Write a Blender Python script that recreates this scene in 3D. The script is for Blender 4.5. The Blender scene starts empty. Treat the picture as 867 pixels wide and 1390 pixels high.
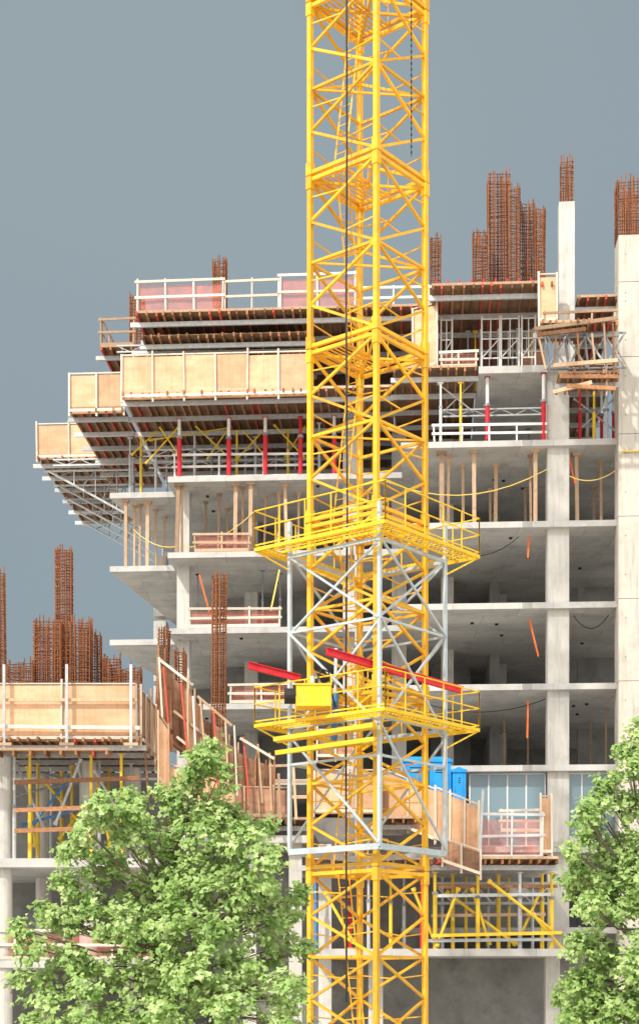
import bpy, math, random
from mathutils import Vector, Matrix
random.seed(11)
R=random.random
U=random.uniform
scene=bpy.context.scene
COL=scene.collection
F=2220.0; H0=1350.0; CX=433.5; CZ=1.7
def W(px,py,Y): return Vector(((px-CX)*Y/F, Y, CZ+(H0-py)*Y/F))
def XX(px,Y): return (px-CX)*Y/F
def ZZ(py,Y): return CZ+(H0-py)*Y/F
ORD=['first','second','third','fourth','fifth','sixth','seventh','eighth','ninth','tenth','eleventh','twelfth','thirteenth','fourteenth','fifteenth','sixteenth','seventeenth','eighteenth']
# ---------------------------------------------------------------- materials
M={}
def pm(name,c1,c2,sc=(1,1,1),ns=4,rough=.75,metal=0,bump=.15,rnd=.0,c3=None,c3amt=.5,panel=False,island=False,spec=.3,fine=40,streak=0):
    m=bpy.data.materials.new(name); m.use_nodes=True; nt=m.node_tree; n=nt.nodes; l=nt.links
    b=n['Principled BSDF']; b.inputs['Roughness'].default_value=rough; b.inputs['Metallic'].default_value=metal
    b.inputs['Specular IOR Level'].default_value=spec
    g=n.new('ShaderNodeNewGeometry'); mp=n.new('ShaderNodeMapping'); mp.inputs['Scale'].default_value=sc
    l.new(g.outputs['Position'],mp.inputs['Vector'])
    no=n.new('ShaderNodeTexNoise'); no.inputs['Scale'].default_value=ns; no.inputs['Detail'].default_value=6; no.inputs['Roughness'].default_value=.6
    l.new(mp.outputs[0],no.inputs['Vector'])
    mr=n.new('ShaderNodeMapRange'); mr.inputs[1].default_value=.3; mr.inputs[2].default_value=.7
    l.new(no.outputs[0],mr.inputs[0])
    mx=n.new('ShaderNodeMix'); mx.data_type='RGBA'; mx.inputs[6].default_value=(*c1,1); mx.inputs[7].default_value=(*c2,1)
    l.new(mr.outputs[0],mx.inputs[0]); out=mx.outputs[2]
    if c3:
        n2=n.new('ShaderNodeTexNoise'); n2.inputs['Scale'].default_value=1.3; n2.inputs['Detail'].default_value=8; n2.inputs['Roughness'].default_value=.7
        l.new(g.outputs['Position'],n2.inputs['Vector'])
        r2=n.new('ShaderNodeMapRange'); r2.inputs[1].default_value=.5; r2.inputs[2].default_value=.66; r2.inputs[4].default_value=c3amt
        l.new(n2.outputs[0],r2.inputs[0])
        m2=n.new('ShaderNodeMix'); m2.data_type='RGBA'; m2.inputs[7].default_value=(*c3,1)
        l.new(r2.outputs[0],m2.inputs[0]); l.new(out,m2.inputs[6]); out=m2.outputs[2]
    if streak:
        mp2=n.new('ShaderNodeMapping'); mp2.inputs['Scale'].default_value=(5,5,.35); l.new(g.outputs['Position'],mp2.inputs['Vector'])
        n6=n.new('ShaderNodeTexNoise'); n6.inputs['Scale'].default_value=2; n6.inputs['Detail'].default_value=5; l.new(mp2.outputs[0],n6.inputs['Vector'])
        r6=n.new('ShaderNodeMapRange'); r6.inputs[1].default_value=.5; r6.inputs[2].default_value=.75; r6.inputs[3].default_value=1; r6.inputs[4].default_value=1-streak
        l.new(n6.outputs[0],r6.inputs[0]); v6=n.new('ShaderNodeVectorMath'); v6.operation='SCALE'; l.new(out,v6.inputs[0]); l.new(r6.outputs[0],v6.inputs['Scale']); out=v6.outputs[0]
    if panel:
        br=n.new('ShaderNodeTexBrick'); br.inputs['Scale'].default_value=1; br.inputs['Brick Width'].default_value=2.44; br.inputs['Row Height'].default_value=1.22
        br.inputs['Mortar Size'].default_value=.012; br.inputs['Color1'].default_value=(1,1,1,1); br.inputs['Color2'].default_value=(.86,.86,.86,1); br.inputs['Mortar'].default_value=(.62,.62,.62,1)
        l.new(g.outputs['Position'],br.inputs['Vector'])
        m3=n.new('ShaderNodeMix'); m3.data_type='RGBA'; m3.blend_type='MULTIPLY'; m3.inputs[0].default_value=1
        l.new(out,m3.inputs[6]); l.new(br.outputs[0],m3.inputs[7]); out=m3.outputs[2]
    if rnd:
        oi=n.new('ShaderNodeObjectInfo'); src=oi.outputs['Random']
        r3=n.new('ShaderNodeMapRange'); r3.inputs[3].default_value=1-rnd; r3.inputs[4].default_value=1+rnd*.5
        l.new(src,r3.inputs[0])
        m4=n.new('ShaderNodeVectorMath'); m4.operation='SCALE'; l.new(out,m4.inputs[0]); l.new(r3.outputs[0],m4.inputs['Scale']); out=m4.outputs[0]
    l.new(out,b.inputs['Base Color'])
    if bump:
        n5=n.new('ShaderNodeTexNoise'); n5.inputs['Scale'].default_value=fine; n5.inputs['Detail'].default_value=4
        l.new(mp.outputs[0],n5.inputs['Vector'])
        bp=n.new('ShaderNodeBump'); bp.inputs['Strength'].default_value=bump; bp.inputs['Distance'].default_value=.02
        l.new(n5.outputs[0],bp.inputs['Height']); l.new(bp.outputs[0],b.inputs['Normal'])
    M[name]=m; return m
pm('slab_concrete',(.52,.515,.50),(.66,.65,.63),ns=.9,c3=(.34,.335,.325),c3amt=.5,panel=True,rough=.9)
pm('column_concrete',(.54,.53,.50),(.66,.64,.60),sc=(2,2,.35),ns=2,c3=(.40,.39,.365),c3amt=.55,rough=.9,streak=.2)
pm('shaft_concrete',(.54,.50,.44),(.65,.60,.53),sc=(2,2,.3),ns=1.6,c3=(.42,.38,.33),c3amt=.6,rough=.9,streak=.25)
pm('shade_and_joint_concrete',(.22,.22,.215),(.33,.33,.32),ns=1,c3=(.13,.13,.13),rough=.95)  # wall tone darkened to stand in for interior shade; joints share it
pm('plywood',(.68,.385,.215),(.86,.555,.35),sc=(.5,.5,1.4),ns=2,c3=(.56,.34,.21),c3amt=.5,rnd=.26,rough=.6,fine=12,bump=.05,streak=.18)
pm('old_plywood',(.38,.19,.12),(.58,.35,.23),sc=(.6,.6,2),ns=2.5,c3=(.26,.15,.10),c3amt=.7,rnd=.4,rough=.8,bump=.08,streak=.35)
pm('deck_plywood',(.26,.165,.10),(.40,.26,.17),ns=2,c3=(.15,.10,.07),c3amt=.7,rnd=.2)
pm('timber',(.46,.30,.19),(.66,.47,.32),sc=(6,6,1),ns=3,rnd=.4,rough=.8)
pm('pale_timber',(.70,.59,.48),(.84,.76,.65),sc=(6,6,1),ns=3,rnd=.25,rough=.8)
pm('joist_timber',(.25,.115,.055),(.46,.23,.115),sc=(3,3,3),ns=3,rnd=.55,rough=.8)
pm('red_timber',(.48,.06,.04),(.62,.12,.07),ns=4,rnd=.3)
pm('crane_yellow',(.84,.43,.014),(.93,.52,.024),ns=3,c3=(.50,.25,.04),c3amt=.45,rough=.4,spec=.5,bump=.05,rnd=.22)
pm('platform_yellow',(.84,.52,.02),(.92,.62,.04),ns=3,c3=(.5,.3,.06),c3amt=.35,rough=.5)
pm('cage_grey',(.40,.48,.53),(.54,.62,.66),ns=3,c3=(.36,.31,.26),c3amt=.4,rough=.5,spec=.4)
pm('rebar_rust',(.19,.07,.032),(.34,.135,.06),ns=9,rough=.9,rnd=.4,bump=.2)
pm('shore_red',(.60,.012,.03),(.70,.04,.05),ns=6,rough=.5,rnd=.15)
pm('shore_yellow',(.84,.54,.03),(.90,.66,.07),ns=6,rough=.5,rnd=.2)
pm('shore_white',(.72,.72,.71),(.84,.84,.82),ns=6,rough=.5,rnd=.15)
pm('galvanised',(.48,.51,.53),(.66,.68,.69),ns=7,rough=.5,metal=.15,rnd=.25)
pm('dull_steel',(.24,.25,.27),(.38,.39,.41),ns=7,rough=.5,metal=.2,rnd=.3)
pm('shore_blue',(.06,.18,.45),(.1,.28,.58),ns=7,rough=.5)
pm('black_rubber',(.015,.015,.017),(.03,.03,.03),ns=7,rough=.6)
pm('blue_plastic',(.01,.25,.68),(.03,.36,.80),ns=2,rough=.4)
pm('orange_strap',(.88,.12,.03),(.92,.2,.05),ns=4)
pm('rope_yellow',(.82,.58,.10),(.88,.68,.2),ns=4)
pm('bark',(.14,.11,.08),(.24,.19,.15),sc=(4,4,.8),ns=5,bump=.6)
pm('ground_gravel',(.50,.47,.42),(.64,.60,.54),ns=.6,c3=(.38,.34,.29),rough=.95)
pm('window_frame_paint',(.65,.67,.68),(.75,.77,.78),ns=3,rough=.4)
def simple(name,c,rough):
    m=bpy.data.materials.new(name); m.use_nodes=True; b=m.node_tree.nodes['Principled BSDF']
    b.inputs['Base Color'].default_value=(*c,1); b.inputs['Roughness'].default_value=rough; b.inputs['Specular IOR Level'].default_value=.9; M[name]=m; return m
simple('window_glass',(.16,.26,.31),.06)
def netting(name,c,cover):
    m=bpy.data.materials.new(name); m.use_nodes=True; nt=m.node_tree; n=nt.nodes; l=nt.links
    b=n['Principled BSDF']; b.inputs['Base Color'].default_value=(*c,1); b.inputs['Roughness'].default_value=.7
    no=n.new('ShaderNodeTexNoise'); no.inputs['Scale'].default_value=2.5; g=n.new('ShaderNodeNewGeometry'); l.new(g.outputs['Position'],no.inputs['Vector'])
    r=n.new('ShaderNodeMapRange'); r.inputs[1].default_value=.3; r.inputs[2].default_value=.7; r.inputs[3].default_value=cover-.12; r.inputs[4].default_value=cover+.12
    l.new(no.outputs[0],r.inputs[0]); l.new(r.outputs[0],b.inputs['Alpha']); M[name]=m
netting('pink_netting',(.78,.26,.20),.42)
def leafmat(name,c1,c2,c3):
    m=bpy.data.materials.new(name); m.use_nodes=True; nt=m.node_tree; n=nt.nodes; l=nt.links
    b=n['Principled BSDF']; b.inputs['Roughness'].default_value=.45; b.inputs['Specular IOR Level'].default_value=.4
    g=n.new('ShaderNodeNewGeometry'); cr=n.new('ShaderNodeValToRGB'); e=cr.color_ramp.elements
    e[0].color=(*c1,1); e[1].color=(*c3,1); x=e.new(.5); x.color=(*c2,1)
    no=n.new('ShaderNodeTexNoise'); no.inputs['Scale'].default_value=1.6; l.new(g.outputs['Position'],no.inputs['Vector'])
    ad=n.new('ShaderNodeMath'); ad.operation='MULTIPLY_ADD'; ad.inputs[1].default_value=.55; l.new(g.outputs['Random Per Island'],ad.inputs[0])
    sb=n.new('ShaderNodeMath'); sb.operation='MULTIPLY_ADD'; sb.inputs[1].default_value=1.7; sb.inputs[2].default_value=-.56; l.new(no.outputs[0],sb.inputs[0]); l.new(sb.outputs[0],ad.inputs[2])
    l.new(ad.outputs[0],cr.inputs[0]); l.new(cr.outputs[0],b.inputs['Base Color'])
    t=n.new('ShaderNodeBsdfTranslucent'); l.new(cr.outputs[0],t.inputs[0]); ms=n.new('ShaderNodeMixShader'); ms.inputs[0].default_value=.26
    l.new(b.outputs[0],ms.inputs[1]); l.new(t.outputs[0],ms.inputs[2]); l.new(ms.outputs[0],n['Material Output'].inputs[0]); M[name]=m
leafmat('leaf',(.13,.26,.05),(.32,.48,.14),(.56,.68,.30))
# ---------------------------------------------------------------- mesh building
ORG={}
def empty(name,loc,label,cat,group=None):
    o=bpy.data.objects.new(name,None); COL.objects.link(o); o.location=loc; o.empty_display_size=.2
    o['label']=label; o['category']=cat
    if group: o['group']=group
    ORG[o.name]=Vector(loc); return o
class MB:
    def __init__(s): s.v=[]; s.f=[]
    def add(s,vs,fs):
        b=len(s.v); s.v+= [tuple(q) for q in vs]; s.f+=[tuple(b+i for i in f) for f in fs]; return s
    def box(s,x0,x1,y0,y1,z0,z1):
        return s.add([(x0,y0,z0),(x1,y0,z0),(x1,y1,z0),(x0,y1,z0),(x0,y0,z1),(x1,y0,z1),(x1,y1,z1),(x0,y1,z1)],
          [(0,3,2,1),(4,5,6,7),(0,1,5,4),(1,2,6,5),(2,3,7,6),(3,0,4,7)])
    def beam(s,p,q,w,h=None,side=None):
        p=Vector(p);q=Vector(q); h=w if h is None else h; d=(q-p).normalized()
        up=Vector((0,0,1)) if abs(d.z)<.95 else Vector((0,1,0))
        if side is not None: up=Vector(side)
        a=d.cross(up).normalized(); b=a.cross(d).normalized(); a*=w/2; b*=h/2
        return s.add([p-a-b,p+a-b,p+a+b,p-a+b,q-a-b,q+a-b,q+a+b,q-a+b],[(0,1,2,3),(7,6,5,4),(0,4,5,1),(1,5,6,2),(2,6,7,3),(3,7,4,0)])
    def tube(s,p,q,r,n=6,r2=None):
        p=Vector(p);q=Vector(q); r2=r if r2 is None else r2; d=(q-p).normalized()
        up=Vector((0,0,1)) if abs(d.z)<.95 else Vector((0,1,0)); a=d.cross(up).normalized(); b=a.cross(d)
        vs=[];
        for c,rr in ((p,r),(q,r2)):
            for i in range(n):
                t=2*math.pi*i/n; vs.append(c+a*math.cos(t)*rr+b*math.sin(t)*rr)
        fs=[(i,(i+1)%n,n+(i+1)%n,n+i) for i in range(n)]+[tuple(range(n-1,-1,-1)),tuple(range(n,2*n))]
        return s.add(vs,fs)
    def prism(s,poly,z0,z1):
        n=len(poly); return s.add([(x,y,z0) for x,y in poly]+[(x,y,z1) for x,y in poly],
          [(i,(i+1)%n,n+(i+1)%n,n+i) for i in range(n)]+[tuple(range(n-1,-1,-1)),tuple(range(n,2*n))])
    def quad(s,a,b,c,d): return s.add([a,b,c,d],[(0,1,2,3)])
    def build(s,name,mat,parent=None,label=None,cat=None,group=None,kind=None,smooth=False):
        me=bpy.data.meshes.new(name)
        if parent is not None: o0=ORG[parent.name]
        else:
            xs=[v[0] for v in s.v]; ys=[v[1] for v in s.v]; zs=[v[2] for v in s.v]
            o0=Vector(((min(xs)+max(xs))/2,(min(ys)+max(ys))/2,min(zs)))
        me.from_pydata([(v[0]-o0.x,v[1]-o0.y,v[2]-o0.z) for v in s.v],[],s.f)
        me.materials.append(M[mat]); o=bpy.data.objects.new(name,me); COL.objects.link(o)
        if parent is not None: o.parent=parent
        else: o.location=o0
        ORG[o.name]=o0
        if smooth:
            for p in me.polygons: p.use_smooth=True
        if label: o['label']=label
        if cat: o['category']=cat
        if group: o['group']=group
        if kind: o['kind']=kind
        return o
def lerp(a,b,t): return a+(b-a)*t
# ---------------------------------------------------------------- generic site things
def guardrail(p0,p1,label,h=1.05,sp=1.6,mat='pale_timber',net=None,rails=(1,.52),toe=True,group=None):
    p0=Vector(p0);p1=Vector(p1); d=p1-p0; L=d.length; n=max(1,round(L/sp)); root=empty('guardrail',p0,label,'guardrail',group)
    nn=Vector((d.y,-d.x,0)).normalized()
    if nn.y>0: nn=-nn
    for i in range(n+1):
        b=p0+d*i/n; MB().beam(b,b+Vector((U(-.03,.03),0,h+U(.0,.12))),.06,.09).build('post',mat,root)
    for k in rails:
        o=nn*.052+Vector((0,0,h*k)); e=Vector((0,0,U(-.03,.03))); MB().beam(p0+o-d.normalized()*.1+e,p1+o+d.normalized()*.1-e,.035,.09).build('rail',mat,root)
    if toe:
        o=nn*.052+Vector((0,0,.08)); MB().beam(p0+o,p1+o,.03,.12).build('toe_board',mat,root)
    if net:
        o=nn*-.055; u=Vector((0,0,1)); m=MB(); k=max(4,int(L/.4)); pr=[]
        for i in range(k+1):
            b=p0+o+d*i/k; pr.append((b+u*(.06+U(-.02,.03))+nn*U(-.05,.0),b+u*h*(.95-.05*abs(math.sin(i*1.3))+U(-.02,.02))+nn*U(-.03,.0)))
        for a_,b_ in zip(pr[:-1],pr[1:]): m.quad(a_[0],b_[0],b_[1],a_[1])
        m.build('debris_net',net,root)
    return root
def parapet(p0,p1,h,label,sheet=1.25,mat='plywood',studs='pale_timber',top=True,group=None,studw=.07,mid=True,jag=.05):
    p0=Vector(p0);p1=Vector(p1); d=p1-p0; L=d.length; n=max(1,round(L/sheet)); root=empty('formwork_parapet',p0,label,'formwork',group)
    nn=Vector((d.y,-d.x,0)).normalized()
    if nn.y>0: nn=-nn
    dn=d.normalized(); u=Vector((0,0,1))
    for i in range(n):
        a=p0+d*(i/n)+dn*.008; b=p0+d*((i+1)/n)-dn*.008; hh=h+U(-jag,jag*.8); m=MB(); t=nn*.02; e=nn*U(0,.012); a=a+e; b=b+e
        m.add([a+t,b+t,b-t,a-t,a+t+u*hh,b+t+u*hh,b-t+u*hh,a-t+u*hh],[(0,3,2,1),(4,5,6,7),(0,1,5,4),(1,2,6,5),(2,3,7,6),(3,0,4,7)])
        m.build('plywood_sheet',mat,root)
    for i in range(n+1):
        b=p0+d*i/n+nn*.075-u*.12; MB().beam(b,b+u*(h+.22+U(-jag,jag*2.5))+dn*U(-.03,.03),studw,.08).build('stud',studs,root)
    if top:
        o=nn*.02+u*(h+.02+jag); MB().beam(p0+o,p1+o,.09,.045).build('top_plate',studs,root)
    if mid:
        o=nn*.14+u*.1; MB().beam(p0+o,p1+o,.04,.10).build('waler',studs,root)
    return root
def flydeck(x0,x1,y0,y1,z,label,sp=.34,rim=True,jm='joist_timber',sm='galvanised',redp=.12,over=.25,jh=.14):
    root=empty('formwork_deck',(x0,y0,z-.5),label,'formwork deck')
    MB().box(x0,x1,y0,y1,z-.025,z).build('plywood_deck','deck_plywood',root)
    n=max(2,int((x1-x0)/sp)); 
    for i in range(n+1):
        x=x0+.06+(x1-x0-.12)*i/n+ (U(-.06,.06) if 0<i<n else 0); e=U(.02,over); dz=U(-.02,.0); tw=U(-.04,.04)
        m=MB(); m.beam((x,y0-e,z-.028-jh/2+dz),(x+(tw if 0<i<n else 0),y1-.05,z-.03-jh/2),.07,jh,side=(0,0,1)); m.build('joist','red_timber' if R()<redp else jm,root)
    k=0
    yy=y0+.45
    while yy<y1-.3:
        MB().box(x0-U(.05,.3),x1+U(.0,.12),yy-.05,yy+.05,z-.055-jh-.17,z-.055-jh).build('stringer',sm if k!=0 else 'galvanised',root); yy+=1.7; k+=1
    if rim: MB().box(x0,x1,y0-.03,y0-.003,z-.02,z+.07).build('rim_board','timber',root)
    return root
def shore(x,y,z0,z1,label,top='shore_white',bot='shore_red',split=.5,r=.045,group=None):
    root=empty('shoring_post',(x,y,z0),label,'shoring post',group); zs=z0+(z1-z0)*(split+U(-.04,.04))
    MB().box(x-.09,x+.09,y-.09,y+.09,z0,z0+.015).build('base_plate',bot,root)
    MB().tube((x,y,z0+.015),(x,y,zs),r*1.15,8).build('outer_tube',bot,root,smooth=False)
    MB().tube((x,y,zs),(x,y,z1-.02),r*.85,8).build('inner_tube',top,root)
    MB().tube((x,y,zs-.05),(x,y,zs+.04),r*1.6,8).build('collar','dull_steel',root)
    MB().box(x-.1,x+.1,y-.08,y+.08,z1-.02,z1).build('head_plate',bot,root)
    return root
def tpost(x,y,z0,z1,label,w=.1,mat='timber',lean=.0,group=None):
    m=MB(); m.beam((x,y,z0),(x+lean,y,z1),w,w*.9); m.box(x-w*.9,x+w*.9,y-w*.9,y+w*.9,z0,z0+.045)
    m.box(x+lean-w*1.1,x+lean+w*1.1,y-w,y+w,z1-.09,z1-.001)
    return m.build('timber_prop',mat,None,label,'timber prop',group)
def rebar(x0,x1,z0,z1,Y,label,dep=None,nb=None,r=.022,ts=.12,group=None,lean=0):
    w=x1-x0; dep=dep or w; root=empty('rebar_cage',((x0+x1)/2,Y,z0),label,'rebar cage',group)
    n=nb or max(4,int(w/.085)+1); md=max(3,int(dep/.16)+1)
    pts=[(x0+w*i/(n-1),Y) for i in range(n)]+[(x0+w*(i+U(-.2,.2))/(n-1),Y+dep) for i in range(n)]+[(x0,Y+dep*j/md) for j in range(1,md)]+[(x1,Y+dep*j/md) for j in range(1,md)]
    pts=pts[:70]
    for (x,y) in pts:
        MB().tube((x,y,z0),(x+lean+U(-.04,.04),y+U(-.04,.04),z1+U(-.22,.12)),r,5).build('vertical_bar','rebar_rust',root)
    z=z0+.1
    while z<z1-.1:
        m=MB(); e=.015; t=(z-z0)/(z1-z0)*lean; zz=z+U(-.03,.03); tl=U(-.04,.04); c=[(x0-e+t,Y-e,zz-tl),(x1+e+t,Y-e,zz+tl),(x1+e+t,Y+dep+e,zz+tl),(x0-e+t,Y+dep+e,zz-tl)]
        for i in range(4): m.tube(c[i],c[(i+1)%4],.015,4)
        m.build('tie_hoop','rebar_rust',root); z+=ts
    return root
def scaffold(x0,x1,y,z0,z1,label,mat='shore_white',dep=1.2,group=None):
    root=empty('scaffold_frame',((x0+x1)/2,y,z0),label,'scaffold frame',group); r=.032
    for yy in (y,y+dep):
        for x in (x0,x1): MB().tube((x,yy,z0),(x,yy,z1),r,6).build('leg',mat,root)
        for k in (.3,.62,.95): MB().tube((x0,yy,lerp(z0,z1,k)),(x1,yy,lerp(z0,z1,k)),r*.85,6).build('ledger',mat,root)
        xm=lerp(x0,x1,.5); MB().tube((xm,yy,lerp(z0,z1,.3)),(xm,yy,lerp(z0,z1,.95)),r*.7,6).build('inner_strut',mat,root)
    for x in (x0,x1):
        MB().tube((x,y,lerp(z0,z1,.1)),(x,y+dep,lerp(z0,z1,.9)),r*.6,5).build('cross_brace',mat,root)
    MB().tube((x0,y-.03,lerp(z0,z1,.3)),(x1,y-.03,lerp(z0,z1,.62)),r*.6,5).build('cross_brace',mat,root)
    return root
def brace(p,q,label,mat='shore_yellow',r=.035,name='diagonal_brace',cat='brace',group=None):
    m=MB(); m.tube(p,q,r,6); d=(Vector(q)-Vector(p)).normalized()
    m.tube(Vector(p),Vector(p)+d*.12,r*1.6,6); m.tube(Vector(q)-d*.12,Vector(q),r*1.6,6)
    return m.build(name,mat,None,label,cat,group)
# ---------------------------------------------------------------- ground
MB().box(-400,400,-150,900,-.4,0).build('ground','ground_gravel',kind='structure')
# ---------------------------------------------------------------- apartment tower
LV=[21.97,19.0,16.03,13.06,10.09,7.12,4.15]
YA,YB=63.4,65.3
XL=XX(150,66)-.35; XM=XX(228,64)-.2; XR=10.85; XJ=XX(545,60); XE=15.5
poly=[(XL,YB),(XM,YB),(XM,YA),(XJ,YA),(XJ,60),(XR,60),(XR,60.7),(XE,60.7),(XE,76),(-7.4,76)]
tower=empty('concrete_tower',(1,68,0),'unfinished grey concrete apartment tower with stacked open floor slabs behind the yellow crane','building')
for z in LV:
    MB().prism(poly,z-.22,z).build('floor_slab','slab_concrete',tower)
MB().box(XX(650,60),XX(772,60),60,74,24.44,24.7).build('floor_slab','slab_concrete',tower)
def col(px0,px1,Y,z0,z1,dep=.8,mat='column_concrete',dx=0):
    MB().box(XX(px0,Y)+dx,XX(px1,Y)+dx,Y,Y+dep,z0,z1).build('column',mat,tower)
allf=list(zip([24.44]+[z-.22 for z in LV[:-1]]+[3.93],LV[:]+[0]))
for i,(zt,zb) in enumerate(allf):
    if i==len(allf)-1: zb=0
    col(742,771,60.25,zb,zt,dep=.95)
    col(466,486,64.2,zb,zt,dep=.9,dx=-.25)
    col(585,602,67,zb,zt); col(520,540,66,zb,zt); col(650,668,70,zb,zt)
    if i>0:
        col(238,255,64.5,zb,zt,dep=.7,dx=-.25); col(330,348,69,zb,zt,dx=-.5); col(205,222,74,zb,zt,dx=-.8); 
MB().box(-6.8,-1,75,75.3,0,24.0).build('core_wall','shade_and_joint_concrete',tower)
MB().box(-1,XE-.1,74.6,75.0,0,24.4).build('core_wall','shade_and_joint_concrete',tower)
MB().box(-4.6,-.8,70,70.3,0,21.7).build('core_wall','shade_and_joint_concrete',tower)
MB().box(6.6,7.0,68,74.5,0,21.7).build('core_wall','shade_and_joint_concrete',tower)
MB().box(4.2,5.9,71,71.3,0,21.7).build('core_wall','shade_and_joint_concrete',tower)
MB().box(10.3,12.9,69,69.3,0,24.4).build('core_wall','shade_and_joint_concrete',tower)
XS0,XS1=XX(839,59.4),14.5
shz=[0]+[z-.05 for z in LV[::-1]]+[24.7,27.4,ZZ(326,59.4)]
for a,b in zip(shz[:-1],shz[1:]):
    MB().box(XS0,XS1,59.4,60.6,a+.012,b-.012).build('shaft_wall','shaft_concrete',tower)
for z in shz[1:-1]:
    MB().box(XS0+.02,XS1-.02,59.42,60.58,z-.012,z+.012).build('construction_joint','shade_and_joint_concrete',tower)
for z in shz[2:]:
    m=MB()
    for k in range(5):
        for zz in (z-.7,z-2.1): m.tube((XS0+.25+k*.75,59.397,zz),(XS0+.25+k*.75,59.41,zz),.03,8)
    m.build('tie_holes','shade_and_joint_concrete',tower)
MB().box(XX(758,60),XX(779,60),60,60.6,24.71,ZZ(279,60)).build('column','column_concrete',tower)
def window(x0,x1,z0,z1,y,nm):
    fr=MB(); t=.06
    fr.box(x0,x1,y-.04,y+.06,z1-t,z1).box(x0,x1,y-.04,y+.06,z0,z0+t)
    for i in range(nm+1):
        xx=lerp(x0+t/2,x1-t/2,i/nm); fr.box(xx-t/2,xx+t/2,y-.035,y+.055,z0+t,z1-t)
    w=fr.build('window','window_frame_paint',tower)
    MB().box(x0+.02,x1-.02,y,y+.02,z0+.02,z1-.02).build('pane','window_glass',w)
for (a,b,nm) in ((635,740,4),(762,836,3)):
    window(XX(a,60.5)+.02,XX(b,60.5)-.02,7.13,9.86,60.5,nm)
MB().box(XX(600,61),XX(740,61),61,61.3,4.16,6.88).build('spandrel','shade_and_joint_concrete',tower)
MB().box(XX(772,60.1),XS0-.02,60.1,60.3,7.13,7.5).build('spandrel','column_concrete',tower)
for i,z in enumerate(LV[:5]):
    for k in range(5):
        x=U(3.6,10.2); y=U(61,66); MB().box(x-.06,x+.06,y-.06,y+.06,z-.28,z-.221).build('soffit_box','black_rubber',tower)
    for k in range(3):
        x=U(-5.5,2); y=U(64,68); MB().box(x-.06,x+.06,y-.06,y+.06,z-.28,z-.221).build('soffit_box','black_rubber',tower)
# ---------------------------------------------------------------- upper formwork decks
ZD=24.7; ZT=27.4
D1=(XX(160,62),XJ-.35,61.8,72); D2=(XX(97,64)-.3,XX(160,62)-.2,63.4,73); D3=(XX(52,70)-.62,XX(97,64)-.38,69.2,79)
flydeck(*D1[:4],ZD,'long plywood deck with brown joist ends above the left half of the concrete floors')
flydeck(*D2[:4],ZD,'small plywood deck stepping out left of the long timber-walled deck')
flydeck(*D3[:4],ZD+.1,'leftmost cantilevered plywood deck jutting out against the sky')
flydeck(XJ-.3,XX(648,60),60,71,ZD,'brown plywood deck right of the crane mast beside the newest slab')
flydeck(XX(180,61),XX(583,61),61,72,ZT,'topmost plywood deck left of and behind the crane, under the white guardrail',redp=.3)
flydeck(XX(586,59.3)+.05,XX(752,59.3),59.3,70,ZT,'topmost plywood deck on the right carrying the tall rebar cages',redp=.3)
T0=(XX(137,66)-.35,XX(180,66)-.3)
flydeck(*T0,65.4,72,27.9,'small high plywood deck at the upper left corner with wooden railing')
flydeck(XX(782,60),XX(836,60),59.9,66,27.1,'short topmost plywood deck between the slim white pillar and the concrete shaft',redp=.3)
flydeck(XX(738,57.8),XX(842,57.8),57.7,59.35,25.3,'upper small timber deck hung beside the concrete shaft',sp=.24,over=.5,sm='dull_steel')
flydeck(XX(762,57.8),XX(843,57.8),57.7,59.35,23.5,'lower small timber deck hung beside the concrete shaft',sp=.24,over=.5,sm='dull_steel')
flydeck(XX(773,60)+.05,XR-.05,60.1,70,ZD,'plywood deck between the newest slab and the concrete shaft',redp=0)
flydeck(XX(187,61.5),XX(415,61.5),61.5,66,26.75,'lower layer of brown joists beneath the topmost left deck',redp=0,rim=False)
parapet((D1[0],D1[2],ZD-.28),(XX(418,62),D1[2],ZD-.28),1.62,'long bright plywood wall edging the middle deck left of the crane',sheet=1.22)
parapet((D2[0],D2[2],ZD-.2),(D2[1],D2[2],ZD-.2),1.5,'short plywood wall just left of the long bright one')
parapet((D3[0],D3[2],ZD-.05),(D3[1]+.2,D3[2],ZD-.05),1.45,'leftmost plywood wall on the cantilevered deck')
parapet((D3[0]+.04,D3[2]+.1,ZD-.05),(D3[0]+.04,D3[3]-2,ZD-.05),1.3,'plywood wall running back along the outer side of the cantilevered deck',mid=False)
parapet((XX(560,61),61,ZT-2.5),(XX(594,60.5),60.5,ZT-2.5),2.3,'narrow upright plywood panel just right of the crane mast')
parapet((XX(733,59.2),59.25,ZD+1.2),(XX(757,59.2),59.25,ZD+1.2),1.7,'plywood box panel at the foot of the slim white pillar',sheet=.6)
parapet((XX(700,61.5),61.5,ZD),(XX(735,61.5),61.5,ZD),1.0,'low weathered plywood panel behind the scaffold frames on the newest slab',mat='old_plywood',sheet=.6)
zt=ZT
guardrail((XX(182,61.2),61.2,zt),(XX(299,61.2),61.2,zt),'pale guardrail with pink netting at the top left of the tower',h=1.25,net='pink_netting',sp=1.2)
guardrail((XX(302,61.25),61.25,zt),(XX(376,61.25),61.25,zt),'open pale guardrail on the top deck between two netted ones',h=1.2,sp=1.0)
guardrail((XX(378,61.2),61.2,zt),(XX(480,61.2),61.2,zt),'pale guardrail with pink netting just left of and behind the crane mast',h=1.35,net='pink_netting',sp=1.3)
guardrail((XX(484,61.25),61.25,zt),(XX(580,61.25),61.25,zt),'pale guardrail on the top deck seen through the crane mast',h=.8,sp=1.1)
guardrail((XX(185,66),66,zt+.1),(XX(300,66),66,zt+.1),'rear wooden guardrail on the top deck at the left',h=1.1,sp=1.2,mat='timber')
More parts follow.
